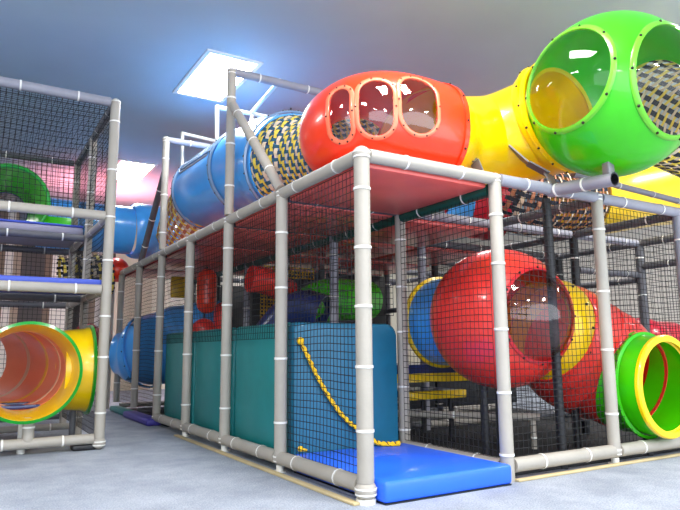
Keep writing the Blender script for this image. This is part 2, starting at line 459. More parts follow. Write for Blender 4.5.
IN = thing('inner_frame', 'dark grey padded posts and rails inside the big climbing structure', 'climbing frame', (B, B, 0))
def inner(fn, *a, **k):
    o = fn(IN, *a, **k); o.location = -V((B, B, 0)); return o
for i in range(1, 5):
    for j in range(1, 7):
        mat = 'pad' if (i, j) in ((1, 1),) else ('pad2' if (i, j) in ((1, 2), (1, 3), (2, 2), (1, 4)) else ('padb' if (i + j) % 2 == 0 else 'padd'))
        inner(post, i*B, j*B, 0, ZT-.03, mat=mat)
for j in range(1, 7):
    for i in range(4):
        if (i, j) != (0, 1) or True:
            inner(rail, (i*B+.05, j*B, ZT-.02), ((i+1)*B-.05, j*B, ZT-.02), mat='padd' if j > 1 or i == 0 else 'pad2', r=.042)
for i in range(1, 5):
    for j in range(6):
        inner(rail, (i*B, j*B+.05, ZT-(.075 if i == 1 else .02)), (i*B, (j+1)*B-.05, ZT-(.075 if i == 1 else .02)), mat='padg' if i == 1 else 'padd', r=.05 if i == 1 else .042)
for j in range(2, 7):
    for i in range(4):
        if i or j > 3: inner(rail, (i*B+.05, j*B, .08), ((i+1)*B-.05, j*B, .08), mat='pad' if (i + j) % 2 == 0 else 'padd', r=.04)
for i, j, z in ((2, 1, 1.45), (3, 1, 1.6), (3, 2, 1.3), (2, 3, 1.4), (3, 0, 1.75)):
    inner(rail, (i*B+.05, (j+1)*B, z), ((i+1)*B-.05, (j+1)*B, z), mat='padd', r=.038)
    inner(rail, ((i+1)*B, j*B+.05, z+.1), ((i+1)*B, (j+1)*B-.05, z+.1), mat='padd', r=.038)

m = MB(); pad_pipe(m, (1.845, .10, 2.10), (1.86, .10, .0), .036)
tag(m.build('black_post', ['padb', 'padb']), 'black wrapped post standing in front of the lower red sphere', 'post')
m = MB(); pad_pipe(m, (1.29, 1.92, .30), (2.336, .72, .30), .032); pad_pipe(m, (2.3, .77, 0), (2.3, .77, .27), .025); pad_pipe(m, (1.35, 1.86, 0), (1.35, 1.86, .27), .025)
tag(m.build('low_barrier_pipe', ['pad', 'tie']), 'low pale pipe barrier under the lower red sphere', 'pipe')

TW = thing('tower_frame', 'upper grey padded frame over the blue tube with diagonal braces', 'tower frame', (0, 2*B, ZT))
def tw(fn, *a, **k):
    o = fn(TW, *a, **k); o.location = -V((0, 2*B, ZT)); return o
for j in (2, 4):
    tw(post, 0, j*B, ZT+.05, ZU, r=.045); tw(rail, (0, j*B, ZU), (B, j*B, ZU), mat='pad2', r=.043); tw(post, B, j*B, ZT+.05, ZU-.04, r=.045); tw(joint, (0, j*B, ZU), .05)
tw(rail, (0, 2*B-.04, 3.31), (0, B+.02, ZT+.04), r=.043, name='brace'); tw(rail, (0, 4*B+.03, 3.23), (0, 5*B-.06, ZT+.04), r=.043, name='brace', mat='padd')

def hanger(label, runs):
    t = thing('tube_hanger', label, 'hanger', runs[0][0], 'white pipe hangers over the blue tube')
    for a, b in runs:
        m = MB(); m.sweep([a, b], .024, 10); m.ball(a, .027, 0, 10, 7); m.build('pipe', 'wpipe', t, loc=-V(runs[0][0]))
hanger('thin white pipe hanger over the blue tube, nearer the red pod', [((.27, 3.525, 3.765), (.282, 3.525, 3.26)), ((.27, 3.525, 3.765), (1.378, 3.525, 3.777)), ((.717, 3.525, 3.79), (.533, 2.35, 3.70)), ((.72, 3.525, 3.78), (.70, 3.525, 3.47))])
hanger('thin white pipe hanger over the blue tube, at its far left end', [((.27, 4.9, 3.87), (.285, 4.9, 3.36)), ((.27, 4.9, 3.87), (.76, 4.9, 3.84))])

# left climbing frame
LX, LY = -.955, 3.1
LF = thing('play_frame', 'smaller grey padded climbing frame standing on the left', 'climbing frame', (LX, LY, 0))
def lf(fn, *a, **k):
    o = fn(LF, *a, **k); o.location = -V((LX, LY, 0)); return o
YB = [LY, LY+B*1.06, LY+2*B*1.03]
lf(post, LX, LY, .1, 3.41); lf(joint, (LX, LY, .06), .062); lf(joint, (LX, LY, 3.41), .05)
for x in (LX-B, LX-2*B): lf(post, x, LY, .1, 3.41)
for y in YB[1:]:
    for x in (LX, LX-B, LX-2*B): lf(post, x, y, 0, 3.41, mat='pad', r=.042)
for z, mt in ((3.41, 'pad2'), (2.23, 'pad'), (1.5, 'pad'), (.1, 'pad')):
    for k in range(2): lf(rail, (LX-B*k-.05, LY, z), (LX-B*(k+1)+.05, LY, z), mat=mt, r=.047)
    for a, b in zip(YB[:-1], YB[1:]):
        if z < 1: continue
        lf(rail, (LX, a+.05, z), (LX, b-.05, z), mat='padd' if z > 3 else 'pad', r=.042)
for z in (3.41, 2.2, 1.5):
    for k in range(2):
        lf(rail, (LX-B*k-.05, YB[2], z), (LX-B*(k+1)+.05, YB[2], z), mat='padd', r=.042)
        if z != 3.41: lf(rail, (LX-B*k-.05, YB[1], z), (LX-B*(k+1)+.05, YB[1], z), mat='padd', r=.042)
for k in range(2):
    lf(rail, (LX-B*k-.05, YB[1], .1), (LX-B*(k+1)+.05, YB[1], .1), mat='pad', r=.035)
    lf(rail, (LX-B*k-.05, YB[2], .1), (LX-B*(k+1)+.05, YB[2], .1), mat='padd', r=.035)
lf(post, -1.56, LY, .12, .33, r=.05)
m = MB(); m.box((-.20, -.12, 0), (.06, .05, .05), .015, mtx=None); m.build('foot', 'padb', LF, loc=(-.03, .1, 0))

# ================================================================== NETS
ords = ['nearest the front corner', 'second from the front corner', 'third from the front corner', 'fourth from the front corner', 'fifth from the front corner', 'sixth from the front corner']
for j in range(6):
    z0 = .14 if j in (0, 4, 5) else 1.0
    net('safety_net', 'black netting on the left face of the big structure, bay '+ords[j], (.035, j*B+.05, z0), (0, B-.1, 0), (0, 0, ZT-.05-z0), group='nets on the left face')
for i in range(1, 4):
    hl = [((2.94, .03, .6), .46)] if i == 2 else []
    net('safety_net', 'black netting on the right face of the big structure, '+['', 'just right of the blue mat', 'around the green slide mouth', 'at the right edge'][i], (i*B+.05, .03, .15), (B-.1, 0, 0), (0, 0, ZT-.2), group='nets on the right face', holes=hl, sag=.008)
net('safety_net', 'black netting between blue mat and lower red sphere', (B-.035, .05, .15), (0, B-.1, 0), (0, 0, ZT-.2), group='inner nets')
net('safety_net', 'black netting above the deep teal climbing wall', (.05, B+.06, 1.2), (B-.1, 0, 0), (0, 0, ZT-1.25), group='inner nets')
for k, (i, j) in enumerate([(2, 2), (3, 2), (3, 3), (2, 4)]):
    net('safety_net', 'dark inner netting '+['behind the lower red sphere', 'behind the red slide bend', 'far back on the right behind the red slide', 'far back behind the green inner slide'][k], (i*B+.05, j*B, .12), (B-.1, 0, 0), (0, 0, ZT-.2), group='inner nets', cell=.06)
net('safety_net', 'dark inner netting running back behind the green slide mouth', (3*B, B+.05, .12), (0, B-.1, 0), (0, 0, ZT-.2), group='inner nets', cell=.06)
net('safety_net', 'dark inner netting running back at the far right, behind the green slide mouth', (4*B, .05, .12), (0, 2*B-.1, 0), (0, 0, ZT-.2), group='inner nets', cell=.06)
# left frame
for k in range(2):
    net('safety_net', ['black netting across the top front of the left climbing frame', 'black netting across the top front of the left climbing frame, at the left picture edge'][k], (LX-B*(k+1)+.05, LY+.02, 2.27), (B-.1, 0, 0), (0, 0, 1.10), group='left frame nets', mat='net')
for k in range(2):
    a, b = YB[k], YB[k+1]
    net('safety_net', ['dark netting on the right side of the left frame, front bay', 'dark netting on the right side of the left frame, rear bay'][k], (LX-.02, a+.05, .1), (0, b-a-.1, 0), (0, 0, 3.27), group='left frame nets', cell=.055, mat='net')
net('safety_net', 'dark netting roof over the top of the left climbing frame', (LX-2*B+.05, LY+.05, 3.40), (2*B-.1, 0, 0), (0, YB[2]-LY-.1, 0), group='left frame nets', cell=.055, mat='net')
net('safety_net', 'dark netting across the back of the left climbing frame', (LX-2*B+.05, YB[2]-.02, .1), (2*B-.1, 0, 0), (0, 0, 3.27), group='left frame nets', cell=.055, mat='net')

# ================================================================== DECKS, PANELS, MAT
for j in range(6):
    m = MB(); m.box((.045, j*B+.045, 2.085), (B-.04, (j+1)*B-.045, 2.15), .015)
    tag(m.build('deck_board', 'deckred'), 'salmon red padded deck overhead on the left side, bay '+ords[j], 'deck', 'red deck boards along the left face')
k = 0
for j in range(1, 5):
    for i in range(1, 3):
        if (i, j) == (2, 1): continue
        m = MB(); m.box((i*B+.045, j*B+.045, 2.06), ((i+1)*B-.045, (j+1)*B-.045, 2.125), .015)
        tag(m.build('deck_board', 'deckred'), 'red padded deck deeper inside, row %s from the front, %s' % (['', 'second', 'third', 'fourth', 'fifth'][j], ['', 'beside the dark green rail', 'further right'][i]), 'deck', 'inner red deck boards')
names = ['nearest the blue mat', 'in the middle of the three', 'farthest from the blue mat']
for j in range(1, 4):
    m = MB(); m.box((.075, j*B+.04, .06), (.135, (j+1)*B-.04, 1.125), .028, 3)
    tag(m.build('padded_wall', 'teal'), 'teal padded wall panel on the left face, '+names[j-1], 'panel', 'teal side panels', 'thing')
# curved corner climbing wall
m = MB()
N_ = 9; rr = .10; prof = [(.07, .02), (.07, 1.115-.04)]
pts = [(.075, .03)]; 
for k in range(N_): a = PI-PI/2*k/(N_-1); pts.append((.115+.04*math.cos(a), 1.08+.04*math.sin(a)))
for k in range(N_): a = PI/2-PI/2*k/(N_-1); pts.append((B-.11-rr+rr*math.cos(a), 1.12-rr+rr*math.sin(a)))
pts.append((B-.11, .03))
ys = [(1.125, -.02), (1.105, -.006), (1.10, -.02), (1.10, -.04)]
def inset(p, d):
    cx, cz = .6, .58
    return (p[0]+(d if p[0] < cx else -d), p[1]-(d if p[1] > cz else 0))
rings = [[(q[0], y, q[1]) for q in [inset(p, d) for p in pts]] for y, d in ((1.19, 0), (1.125, 0), (1.108, .008), (1.10, .026))]
m.rings(rings, (True, True)); w = m.build('climbing_wall', 'teal2'); recalc(w)
tag(w, 'deep blue teal padded wall with rounded top behind the blue mat', 'padded wall', kind='thing')
m = MB(); m.box((.06, -.115, .008), (1.105, 1.09, .135), .025, 3); m.box((.07, -.108, .0), (1.095, 1.08, .009), mat=1)
tag(m.build('floor_mat', ['matblue', 'black']), 'bright royal blue landing mat on the carpet at the corner', 'mat')
# rope
rp = smooth_path([(.119, 1.075, .974), (.189, 1.07, .843), (.26, 1.07, .711), (.35, 1.07, .57), (.44, 1.07, .45), (.532, 1.065, .352), (.625, 1.06, .284), (.72, 1.05, .215), (.80, 1.03, .163), (.88, .99, .154), (.95, .965, .154)], 8)
m = MB()
for s in range(2):
    pa = []
    for i, p in enumerate(rp):
        a = i*.9+s*PI; pa.append(p+V((.008*math.cos(a), .004*math.sin(a), .008*math.sin(a))))
    m.sweep(pa, .012, 8, mat=0)
pa = [p+V((.014*math.cos(i*.9+PI/2), -.008, .014*math.sin(i*.9+PI/2))) for i, p in enumerate(rp)]; m.sweep(pa, .004, 6, mat=1)
m.ball(rp[0], .03, 0); m.ball(rp[-1], .022, 0)
tag(m.build('climbing_rope', ['rope', 'ropek']), 'yellow climbing rope hanging across the deep teal wall', 'rope')
m = MB(); m.ball((.113, 1.06, .17), .022); m.sweep([(.113, 1.06, .17), (.16, 1.05, .155)], .012, 8)
tag(m.build('rope_stub', 'rope'), 'small yellow rope knot low on the teal wall', 'rope')
# floor mats of the inside
m = MB(); m.box((B+.08, .09, 0), (4.3*B, 6*B, .022), .006)
tag(m.build('floor_mat', 'rubber'), 'black rubber flooring inside the big structure', 'mat')
m = MB(); m.box((.07, 3*B+.95, 0), (B-.08, 6*B-.1, .03), .01)
tag(m.build('floor_mat', 'rubber'), 'dark flooring inside the far left bays', 'mat')
m = MB(); m.box((-.13, 4*B-.05, 0), (.06, 5*B+.1, .085), .03, 3)
tag(m.build('entry_pad', 'purple'), 'purple padded sill at the foot of the far left bays', 'pad')
m = MB(); m.box((-.10, 5*B+.13, 0), (.06, 6*B, .08), .03, 3)
tag(m.build('entry_pad', 'teal'), 'dull teal padded sill at the far end of the left face', 'pad')
m = MB(); m.box((B+.06, 6*B-.05, .15), (2*B-.06, 6*B-.01, 2.03), .012); tag(m.build('shade_backdrop', 'black'), 'added black sheet for interior shade at the very rear, behind the orange roller', 'panel', 'black shade backdrops')  # black sheet added to stand in for the dark interior
for i in range(1, 4):  # more added black backdrops for the shade deep inside
    m = MB(); m.box((i*B+.06, 4*B-.05, .15), ((i+1)*B-.06, 4*B-.01, 2.03), .012)
    if i < 3: tag(m.build('shade_backdrop', 'black'), 'added black sheet for interior shade %s' % ['', 'behind the green inner slide', 'behind and left of the lower red sphere', 'behind the lower red sphere'][i], 'panel', 'black shade backdrops')

m = MB(); m.box((3*B+.05, 4.32, .02), (5*B, 4.40, .62), .02)  # added black block, stands in for shade low in the interior
tag(m.build('shade_barrier', 'black'), 'low black block added for shade far back under the red slide', 'barrier', kind='thing')
# ================================================================== RED POD
PC = V((.71, .60, 2.56)); PAx, PAy, PCz, PN, XCUT = .76, .60, .44, 2.4, .24
def pmap(d, off=0):
    k = ((abs(d.x)/PAx)**PN+(abs(d.y)/PAy)**PN+(abs(d.z)/PCz)**PN)**(-1/PN); p = d*k
    if off:
        n = V((math.copysign(abs(p.x/PAx)**(PN-1)/PAx, p.x), math.copysign(abs(p.y/PAy)**(PN-1)/PAy, p.y), math.copysign(abs(p.z/PCz)**(PN-1)/PCz, p.z))).normalized(); p = p+n*off
    return p
def pdir(az, el): return V((math.cos(el)*math.cos(az), math.cos(el)*math.sin(az), math.sin(el)))
POD = thing('tunnel_pod', 'orange red rounded tunnel pod with three upright windows on top of the structure', 'play tunnel', PC)
wins = [(math.radians(-156.7), math.radians(-2), .118, .255), (math.radians(-136.2), 0, .172, .30), (math.radians(-109), math.radians(4.5), .235, .36)]
bm = bmesh.new(); bmesh.ops.create_icosphere(bm, subdivisions=6, radius=1)
PORTS = [(V((0, 1, 0)), .64)]
def wloc(d):
    best = (9, 0, 0, 0)
    el = math.asin(max(-1, min(1, d.z))); az = math.atan2(d.y, d.x)
    for k, (a, e, hw, hh) in enumerate(wins):
        u = (az-a+PI) % (2*PI)-PI; u *= math.cos(el); v = el-e; q = sdf(u, v, hw, hh)
        if q < best[0]: best = (q, k, u, v)
    return best
def wpt(k, u, v): a, e, hw, hh = wins[k]; return pdir(a+u/math.cos(e+v), e+v)
for x in bm.verts:
    d = x.co.normalized()
    for n, a in PORTS:
        if abs(d.angle(n)-a) < .018:
            t = (d-n*d.dot(n)).normalized(); d = n*math.cos(a)+t*math.sin(a)
    q, k, u, v = wloc(d)
    if abs(q) < .012:
        hw, hh = wins[k][2:]; e = 1e-4
        for _ in range(2):
            q = sdf(u, v, hw, hh); gx = (sdf(u+e, v, hw, hh)-sdf(u-e, v, hw, hh))/(2*e); gv = (sdf(u, v+e, hw, hh)-sdf(u, v-e, hw, hh))/(2*e)
            u -= gx*q; v -= gv*q
        d = wpt(k, u, v)
    p = pmap(d)
    if abs(p.x-XCUT) < .016: d = V((XCUT, p.y, p.z)).normalized(); d = V((XCUT/pmap(d).length, 0, 0))+d*0 if 0 else d
    x.co = d
dele = []
for f in bm.faces:
    c = f.calc_center_median().normalized()
    if any(c.angle(n) < a-.002 for n, a in PORTS) or wloc(c)[0] < -.001 or pmap(c).x > XCUT-.003: dele.append(f)
bmesh.ops.delete(bm, geom=dele, context='FACES')
bmesh.ops.delete(bm, geom=[x for x in bm.verts if not x.link_faces], context='VERTS'); bm.verts.index_update()
m = MB(); m.add([pmap(x.co.normalized()) for x in bm.verts], [[y.index for y in f.verts] for f in bm.faces]); bm.free()
pod = m.build('shell', 'orange', POD)
sd = pod.modifiers.new('thick', 'SOLIDIFY'); sd.thickness = .012; sd.offset = -1
for k, (a, e, hw, hh) in enumerate(wins):
    f = MB(); n = 48; rr = []
    for s_, off in ((-.010, -.003), (.034, -.003), (.034, .010), (.026, .013), (0, .013), (-.010, .009)):
        rr.append([pmap(wpt(k, u, v), off) for u, v in stadium(hw+s_, hh+s_, n)])
    f.rings(rr, mat=0, closed=True)
    q = f.build('window_frame', 'frame_o', POD); recalc(q); bolts(q, [pmap(wpt(k, u, v), .013) for u, v in stadium(hw+.018, hh+.018, 10)], .007)
    g = MB(); rs = []
    for i in range(1, 9):
        t = i/8; rs.append([pmap(wpt(k, u*t, v*t), .006+.02*(1-t*t)) for u, v in stadium(hw, hh, n)])
    g.rings(rs, (True, False)); q = g.build('window_pane', 'rosy', POD); recalc(q)
for n, a in PORTS:
    u, v = basis(n); rs = []
    for da, off in ((-.02, -.01), (.05, -.004), (.05, .012), (-.02, .012)):
        rs.append([pmap(n*math.cos(a+da)+(u*math.cos(2*PI*j/56)+v*math.sin(2*PI*j/56))*math.sin(a+da), off) for j in range(56)])
    m = MB(); m.rings(rs, closed=True)
    q = m.build('port_flange', 'orange', POD); recalc(q); bolts(q, [pmap(n*math.cos(a+.02)+(u*math.cos(PI*j/8)+v*math.sin(PI*j/8))*math.sin(a+.02), .014) for j in range(16)], .009)
def cutring(x, f=1, n=64):
    q = (1-(min(abs(x), PAx*.999)/PAx)**PN); out = []
    for j in range(n):
        c, s_ = -math.cos(2*PI*j/n), math.sin(2*PI*j/n)
        k = (q/((abs(c)/PAy)**PN+(abs(s_)/PCz)**PN))**(1/PN)*f
        out.append(V((x, c*k, s_*k)))
    return out
m = MB(); m.rings([cutring(XCUT-.03, .99), cutring(XCUT-.03, 1.022), cutring(XCUT+.012, 1.03), cutring(XCUT+.012, .97)], closed=True)
q = m.build('port_flange', 'orange', POD); recalc(q); bolts(q, cutring(XCUT-.012, 1.03, 18), .009)
m = MB(); m.sweep([(0, 0, -PCz-.0), (0, 0, -PCz+.05)], .2, 20); m.build('saddle', 'steel', POD)

# ================================================================== YELLOW ELBOW
GC = V((1.99, -.45, 2.80)); GR = .615
yp = smooth_path([(PC.x+XCUT+.005, .60, 2.565), (1.30, .61, 2.61), (1.68, .54, 2.68), (1.93, .30, 2.75), (1.985, .08, 2.80), (1.99, -.02, 2.81)], 7)
yru = lerp_list([.57, .43, .405, .425, .465, .485], 7); yrv = lerp_list([.432, .405, .40, .425, .465, .485], 7)
yr = list(zip(yru, yrv))
YE = thing('tunnel_elbow', 'yellow waisted tunnel elbow between the orange red pod and the green sphere', 'play tunnel', yp[0])
m = MB(); m.shell(yp, yr, .014, 40); m.build('shell', 'yellow', YE, loc=-yp[0])
def flange(path_a, path_b, r, parent, mat, loc, nb=16):
    a, b = V(path_a), V(path_b); d = (b-a).normalized(); m = MB()
    m.sweep([a, a+(b-a)*.25, b-(b-a)*.25, b], [r, r+.02, r+.02, r], 40, (False, False))
    u, v = basis(d); c = (a+b)/2
    o = m.build('flange', mat, parent, loc=loc)
    bolts(o, [c+(u*math.cos(2*PI*k/nb)+v*math.sin(2*PI*k/nb))*(r+.021) for k in range(nb)], .010); return o
flange(yp[-9], yp[-8], yrv[-9]+.002, YE, 'yellow', -yp[0])
def strap(name, parent, pts, loc, w=.05):
    m = MB()
    for a, b in zip(pts[:-1], pts[1:]):
        a, b = V(a), V(b); d = (b-a); u, v = basis(d); h = .006
        m.rings([[p+u*w/2+v*h, p-u*w/2+v*h, p-u*w/2-v*h, p+u*w/2-v*h] for p in (a, b)])
    o = m.build(name, 'steel', parent, loc=loc, smooth=False); recalc(o); return o
strap('support_strap', YE, [(1.17, .26, 2.45), (1.17, .19, 2.33), (1.17, .13, 2.19)], -yp[0], .09)
strap('support_strap', YE, [(1.56, .20, 2.52), (1.66, .10, 2.37), (1.79, .02, 2.28), (1.80, -.03, 2.18)], -yp[0], .11)

# ================================================================== GREEN SPHERE
GS = thing('tunnel_sphere', 'bright green sphere pod with round bubble windows high at right', 'play tunnel', GC)
wx, wy = (-1, .0, .05), (-.03, -1, -.12)
aw = math.radians(36.5); ai = math.radians(41)
holes = [(wx, aw), (wy, aw+.05), ((0, 1, 0), ai), ((1, 0, 0), ai)]
m = sphere_body(GR, holes); g = m.build('shell', 'green', GS); s_ = g.modifiers.new('thick', 'SOLIDIFY'); s_.thickness = .012; s_.offset = -1
sphere_window(GS, GR, wx, aw, 'frame_g', 'clear', .05, 10, .05); sphere_window(GS, GR, wy, aw+.05, 'frame_g', 'clear', .05, 10, .05)
m = MB(); about(m, (0, 1, 0), [(ai-.02, GR-.02), (ai+.07, GR-.004), (ai+.07, GR+.012), (ai-.02, GR+.016)]); m.build('inlet_flange', 'yellow', GS)
m = MB(); about(m, (1, 0, 0), [(ai-.02, GR-.02), (ai+.07, GR-.004), (ai+.07, GR+.012), (ai-.02, GR+.016)]); m.build('outlet_flange', 'green', GS)
m = MB(); m.box((-.22, -.09, -GR-.05), (-.15, -.03, -GR+.06), .01); m.build('bracket', 'steel', GS)
woven('net_tunnel', 'dark woven strap tunnel leaving the right side of the green sphere', [(GC.x+.46, GC.y, GC.z), (2.9, GC.y, 2.78), (3.5, -.4, 2.74), (4.2, -.3, 2.76)], .41, 30, .07, ('strapk', 'strapy', 'strapw'))

# ================================================================== BLUE TUBE RUN
woven('net_tunnel', 'yellow and navy woven strap tunnel between blue tube and orange red pod', smooth_path([(.59, 2.14, 2.74), (.58, 1.95, 2.72), (.60, 1.7, 2.68), (.64, 1.45, 2.63), (.68, 1.13, 2.58)], 4), [.47]*3+[.45]*2+[.42]*2+[.38]*10, 40, .048, ('strapb', 'strapy', 'strapw', 'strapy'), wr=.62)
BT = thing('tunnel_tube', 'big bright blue tunnel tube over the left face under the tower frame', 'play tunnel', (.62, 3.5, 2.88))
BL = -V((.62, 3.5, 2.88))
bpth = smooth_path([(.59, 2.10, 2.74), (.6, 2.4, 2.81), (.62, 2.7, 2.89), (.62, 3.28, 2.97)], 8)
m = MB(); m.shell(bpth, lerp_list([.49, .51, .52, .49], 8), .015, 44); m.build('shell', 'blue', BT, loc=BL)
bp2 = smooth_path([(.62, 3.30, 2.97), (.61, 4.0, 3.0), (.60, 4.78, 3.03)], 10)
m = MB(); m.shell(bp2, lerp_list([.49, .485, .48], 10), .015, 44); m.build('rear_shell', 'blue', BT, loc=BL)
for (a, b, r) in ((bpth[1], bpth[2], .505), (bpth[-1], bp2[1], .50), (bp2[-2], bp2[-1], .485)):
    flange(a, b, r, BT, 'skypane', BL, 20)
m = MB()      # moulded strap ribs on the rear shell
for th in (2.25, 2.77):
    pa = []
    for q in bp2[3:-3]: pa.append(q+V((math.cos(th)*.487, 0, math.sin(th)*.487)))
    m.sweep(pa, .012, 8)
m.build('rib', 'pad2', BT, loc=BL)
m = MB(); rs = []
for q in bp2[2:-2]: rs.append([q+V((math.cos(t)*.494, 0, math.sin(t)*.494)) for t in [2.30+.42*k/8 for k in range(9)]])
n9 = 9
for r_ in rs: m.v += [tuple(p) for p in r_]
for i in range(len(rs)-1):
    for j in range(n9-1): m.f.append((i*n9+j, i*n9+j+1, (i+1)*n9+j+1, (i+1)*n9+j)); m.m.append(0)
q = m.build('skylight_pane', 'skypane', BT, loc=BL); q['label'] = 'grey strip pane along the tube'
s_ = q.modifiers.new('t', 'SOLIDIFY'); s_.thickness = .01
woven('net_tunnel', 'orange and cream woven strap tunnel behind the far end of the big blue tube', [(.58, 4.80, 2.96), (.58, 5.1, 2.86), (.60, 5.5, 2.74), (.66, 5.9, 2.62)], .42, 30, .065, ('strapo', 'strapy', 'strapw'))
CT = thing('tunnel_tube', 'blue tunnel tube bridging far back between left frame and big structure', 'play tunnel', (-.4, 6.6, 2.75))
m = MB(); m.shell([V(p)-V((-.4, 6.6, 2.75)) for p in smooth_path([(-1.3, 6.6, 2.77), (-.7, 6.6, 2.77), (.0, 6.62, 2.77)], 6)], .37, .015, 36); m.build('shell', 'blue', CT)
m = MB(); m.shell([V(p)-V((-.4, 6.6, 2.75)) for p in smooth_path([(.0, 6.62, 2.77), (.12, 6.65, 2.78), (.4, 6.9, 2.82), (.55, 7.4, 2.9)], 6)], lerp_list([.38, .44, .46, .46], 6), .015, 36); m.build('elbow_shell', 'blue', CT)
woven('net_tunnel', 'pale yellow woven strap tunnel far back beside the left frame, under the blue bridge tube', [(-.9, 7.2, 2.05), (-.5, 7.2, 2.1), (-.15, 7.2, 2.15)], .33, 22, .08, ('strapk', 'strapy', 'strapw'))
m = MB(); m.ball((0, 0, 0), .2, 0, 20, 14); m.sweep([(0, .1, 0), (0, .5, 0)], .16, 16)
d_ = tag(m.build('tunnel_dome', 'orange', loc=(-.05, 7.25, 2.22)), 'orange red rounded tunnel end far back under the blue bridge tube', 'play tunnel')
m = MB(); m.sweep([(0, .2, -2.22), (0, .2, -.15)], .03, 12); m.build('support_leg', 'pad', d_)

# ================================================================== LOWER RED SPHERE + SLIDE
SC = V((1.76, .5875, 1.16)); SR = .585
RS = thing('tunnel_sphere', 'glossy red sphere pod with a big round dark window at the lower level', 'play tunnel', SC)
a40 = math.radians(38); a42 = math.radians(41)
m = sphere_body(SR, [((-.07, -1, 0), a40), ((0, 1, 0), a42), ((1, 0, -.12), a42)]); g = m.build('shell', 'red', RS)
s_ = g.modifiers.new('thick', 'SOLIDIFY'); s_.thickness = .012; s_.offset = -1
sphere_window(RS, SR, (-.07, -1, 0), a40, 'frame_r', 'wine', .045, 12, .035)
m = MB(); m.shell([(0, .42, 0), (0, .56, 0), (0, .76, 0)], [.40, .405, .405], .014, 40, 0, 1); m.build('inlet_tube', ['blue', 'yellow'], RS)
m = MB(); m.sweep([(0, .73, 0), (0, .745, 0), (0, .77, 0), (0, .785, 0)], [.40, .43, .43, .40], 40, (False, False)); m.build('inlet_rim', 'yellow', RS)
for sx, sy in ((-.12, .1), (.2, .25)):
    m = MB(); m.sweep([(sx, sy, -SC.z), (sx, sy, -SR+.05)], .035, 12); m.build('support_leg', 'padb', RS)
SL = thing('tube_slide', 'red tube slide bending from the red sphere down to a green mouth', 'slide', (2.94, .4, .6))
SLo = -V((2.94, .4, .6))
m = MB(); m.shell([SC+V((.42, 0, -.05)), SC+V((.50, 0, -.06)), SC+V((.58, 0, -.085)), SC+V((.64, 0, -.10))], [.38, .43, .46, .45], .014, 44)
m.shell([SC+V((.58, 0, -.085)), SC+V((.68, 0, -.12)), SC+V((.80, .01, -.17))], [.44, .44, .43], .01, 44)
o = m.build('inlet_collar', 'yellow', SL, loc=SLo); bolts(o, [SC+V((.60, .462*math.cos(2*PI*k/14), -.09+.462*math.sin(2*PI*k/14))) for k in range(14)], .012)
sp = smooth_path([(2.36, .5875, 1.06), (2.52, .60, 1.0), (2.78, .62, .86), (2.95, .50, .74), (2.95, .30, .64), (2.94, .16, .60)], 7)
m = MB(); m.shell(sp, lerp_list([.46, .50, .545, .53, .46, .41], 7), .015, 44); m.build('bend', 'red', SL, loc=SLo)
m = MB(); m.shell([(2.93, .27, .63), (2.94, .2, .605), (2.94, .02, .59), (2.94, -.06, .585), (2.94, -.10, .585)], [.44, .43, .415, .415, .415], .02, 48); m.build('mouth_tube', 'green', SL, loc=SLo)
m = MB(); m.sweep([(2.94, .08, .59), (2.94, .07, .59), (2.94, .05, .59), (2.94, .04, .59)], [.425, .45, .45, .425], 44, (False, False))
m.build('mouth_flange', 'green', SL, loc=SLo)
m = MB(); m.shell([(2.94, -.095, .585), (2.94, -.105, .585), (2.94, -.13, .585), (2.94, -.14, .585)], [.412, .425, .425, .415], .045, 48); m.build('mouth_rim', 'yellow', SL, loc=SLo)
m = MB(); m.sweep([(2.60, .55, 0), (2.60, .55, .50)], .035, 12); m.build('support_leg', 'padb', SL, loc=SLo)
m = MB(); m.sweep([(2.94, .10, 0), (2.94, .10, .165)], .035, 12); m.build('support_leg', 'padb', SL, loc=SLo)
# yellow and woven run under/behind the green sphere
woven('net_tunnel', 'orange and cream woven strap tunnel sagging below the green sphere', [(2.92, 1.60, 2.64), (3.0, 1.55, 2.60), (3.2, 1.5, 2.56), (3.7, 1.5, 2.60), (4.1, 1.5, 2.66)], .40, 30, .06, ('strapk', 'strapo', 'strapw', 'strapo'), wr=.4)
ys_ = smooth_path([(4.1, 1.5, 2.70), (4.6, 1.5, 2.80), (5.4, 1.5, 2.98), (6.3, 1.5, 3.1)], 6)
m = MB(); m.shell(ys_, lerp_list([.44, .50, .52, .50], 6), .015, 40)
tag(m.build('tunnel_tube', 'yellow'), 'yellow tunnel tube running right behind and below the green sphere', 'play tunnel')
m = MB(); pad_pipe(m, (2.2, .10, 2.36), (4.8, .10, 2.27), .028)
o = m.build('rail', ['pad2', 'tie'], FR)
m = MB(); m.ball((0, 0, 0), .40, 0, 28, 18, (1, 1, .8)); m.sweep([(.0, 0, 0), (.7, 0, 0)], .28, 20); m.sweep([(0, 0, -1.0), (0, 0, -.2)], .05, 12)
tag(m.build('tunnel_sphere', 'crimson', loc=(6.0, 2.1, 1.0)), 'crimson rounded tunnel end far right behind the green slide mouth', 'play tunnel')

m = MB(); m.shell(smooth_path([(2.3, 2.15, 2.60), (2.55, 2.2, 2.62), (2.85, 2.25, 2.62)], 5), .34, .014, 30); tag(m.build('tunnel_tube', 'blue'), 'blue tunnel tube behind the right front rail, left of the woven tunnel', 'play tunnel')
m = MB(); m.shell(smooth_path([(2.87, 2.25, 2.62), (3.1, 2.2, 2.62), (3.35, 2.1, 2.62)], 5), [.36]*4+[.40]*3+[.42]*4, .014, 30); tag(m.build('tunnel_tube', 'crimson'), 'crimson tunnel section between a blue tube and the woven tunnel below the green sphere', 'play tunnel')
